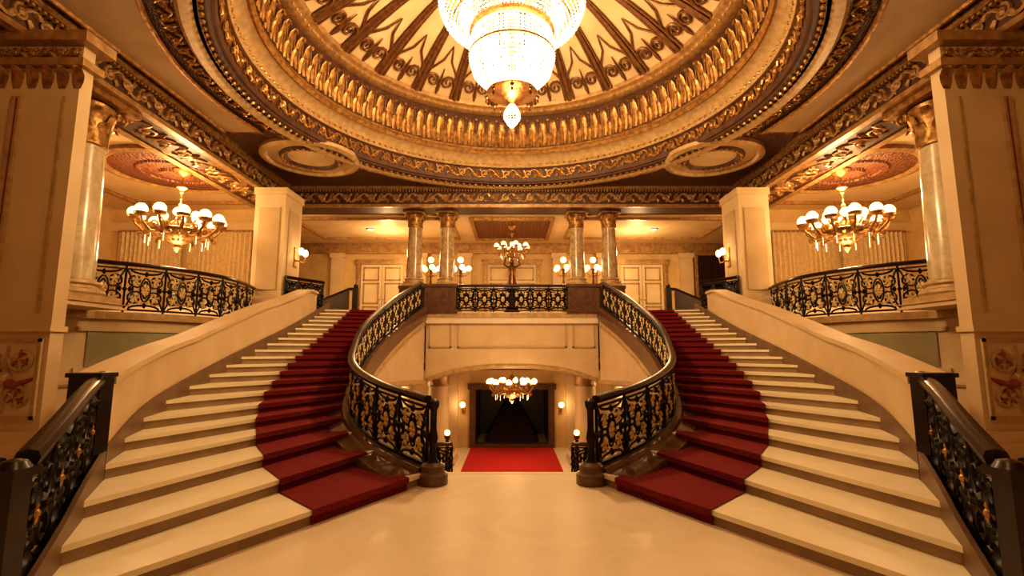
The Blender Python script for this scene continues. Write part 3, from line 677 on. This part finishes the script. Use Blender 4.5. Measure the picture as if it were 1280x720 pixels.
for x in (-3.15,-2.0,2.0,3.15):
    th=Thing('floor_candelabra','gilt standing candelabra with cluster of lit globes on the gallery','lamp',(x,19,2.9),'gallery candelabras')
    inst(lmesh(MB().lathe([(.25,0),(.25,.06),(.1,.14),(.05,.3),(.07,.7),(.04,.9),(.06,1.3),(.035,1.5),(.05,1.85),(.09,1.9),(.03,1.95),(.03,2.15)],(0,0,0),18),'stand',bronze),'stand',th)
    am=lmesh(MB().tube([(0,0,1.7),(.15,0,1.62),(.3,0,1.7),(.32,0,1.82)],.018,6),'arm',gold); gm=lmesh(MB().ball((.32,0,1.93),.11,12,8),'globe',globe)
    for i in range(5): inst(am,'arm',th,(0,0,0),tau*i/5); inst(gm,'globe',th,(0,0,0),tau*i/5)
    inst(lmesh(MB().ball((0,0,2.27),.12,12,8),'globe',globe),'globe',th)
    light((x,18.6,5.0),18,.12)
th=Thing('bronze_statue','dark bronze robed figurine holding up a lamp on a pedestal','statue',(0,17.2,2.92))
part(MB().box(-.28,.28,16.95,17.45,2.92,3.0).box(-.22,.22,17,17.4,3.0,3.75).box(-.27,.27,16.96,17.44,3.75,3.83),'pedestal',brownm,th,smooth=False)
mb=MB().lathe([(.17,0),(.19,.1),(.15,.3),(.12,.45),(.1,.52),(.13,.66),(.15,.76),(.07,.82),(.045,.86)],(0,17.2,3.83),16,1,.75); mb.ball((0,17.2,4.76),.075,12,8,1.2)
mb.tube([(-.12,17.2,4.57),(-.28,17.15,4.65),(-.22,17.1,4.9)],[.04,.032,.025],6).tube([(.12,17.2,4.57),(.28,17.15,4.65),(.22,17.1,4.9)],[.04,.032,.025],6)
part(mb,'figure',bronze,th)
part(MB().tube([(-.22,17.1,4.88),(0,17.1,4.95),(.22,17.1,4.88)],.025,6).lathe([(.02,4.95),(.09,5.02),(.1,5.06)],(0,17.1,0),12),'lamp_holder',gold,th)
# ------------------------------------------------------------------ main crystal chandelier
th=Thing('crystal_chandelier','huge tiered crystal chandelier glowing white hanging from the dome','chandelier',(CX,CY,6.5))
part(MB().lathe([(.04,7.2),(.04,10.9)],(CX,CY,0),10),'stem',bronze,th)
part(MB().lathe([(.1,10.5),(.4,10.7),(.6,10.85)],(CX,CY,0),32),'canopy',gold,th)
def strands(prof,n,bead,step):
    mb=MB(); seg=[math.dist(a,b) for a,b in zip(prof,prof[1:])]
    tot=sum(seg); k=int(tot/step)
    for i in range(n):
        a=tau*i/n
        for j in range(k+1):
            s=tot*j/k; q=0
            while q<len(seg)-1 and s>seg[q]: s-=seg[q]; q+=1
            t=min(1,s/seg[q]); r=prof[q][0]*(1-t)+prof[q+1][0]*t; z=prof[q][1]*(1-t)+prof[q+1][1]*t
            mb.octa((CX+r*math.cos(a),CY+r*math.sin(a),z),bead,bead*1.35)
    return mb
part(strands([(1.55,9.55),(1.62,9.2),(1.52,8.95),(1.15,8.68),(.75,8.6)],76,.03,.075),'crystal_tier',crystal,th,kind='stuff')
part(strands([(1.2,9.75),(1.2,9.0),(.9,8.6)],56,.03,.08),'crystal_tier',crystal,th,kind='stuff')
part(strands([(.86,8.55),(.93,8.3),(.93,7.95),(.84,7.65),(.6,7.4),(.34,7.3)],62,.026,.07),'crystal_tier',crystal,th,kind='stuff')
part(strands([(.62,8.6),(.66,8.1),(.5,7.6)],40,.027,.08),'crystal_tier',crystal,th,kind='stuff')
part(strands([(.02,6.95),(.1,6.85),(.17,6.72),(.17,6.62),(.1,6.5),(.02,6.42)],14,.022,.05),'crystal_pendant',crystal,th,kind='stuff')
part(MB().lathe([(1.55,9.5),(1.63,9.52),(1.63,9.6),(1.55,9.6)],(CX,CY,0),64).lathe([(.86,8.52),(.94,8.54),(.94,8.62),(.86,8.62)],(CX,CY,0),48).lathe([(.92,8.0),(.95,8.0),(.95,8.04),(.92,8.04)],(CX,CY,0),48).lathe([(1.18,8.93),(1.24,8.93),(1.24,8.98),(1.18,8.98)],(CX,CY,0),48),'ring_frame',gold,th)
mb=MB().lathe([(.3,7.38),(.46,7.30),(.56,7.18),(.5,7.14),(.34,7.08),(.24,7.0),(.1,6.96),(.04,6.92)],(CX,CY,0),32)
for i in range(8):
    a=tau*i/8; mb.ball((CX+.55*math.cos(a),CY+.55*math.sin(a),7.10),.045,8,6); mb.octa((CX+.55*math.cos(a),CY+.55*math.sin(a),7.0),.03,.07)
part(mb,'bottom_bowl',bronze,th)
bm_=lmesh(MB().ball((0,0,0),.075,10,8,1.4),'bulb',bulb)
for r,z,n_ in ((.45,8.2,10),(1.0,9.1,16),(.3,7.7,6)):
    for i in range(n_):
        a=tau*i/n_; inst(bm_,'bulb',th,(r*math.cos(a),r*math.sin(a),z-6.5))
W=(1,.68,.36)
light((CX,CY,7.9),430,.6,W); light((CX,CY,9.3),240,.7,W); light((CX,CY,6.1),760,.3,W)
light((0,1.8,6.8),210,.35,W); light((-4.2,5.2,6.4),75,.3); light((4.2,5.2,6.4),75,.3)  # front fill: added points with no fixture, brightening the near floor and piers
w=bpy.data.worlds.new('world'); SC.world=w; w.use_nodes=True; w.node_tree.nodes['Background'].inputs[0].default_value=(1,.6,.3,1); w.node_tree.nodes['Background'].inputs[1].default_value=.02
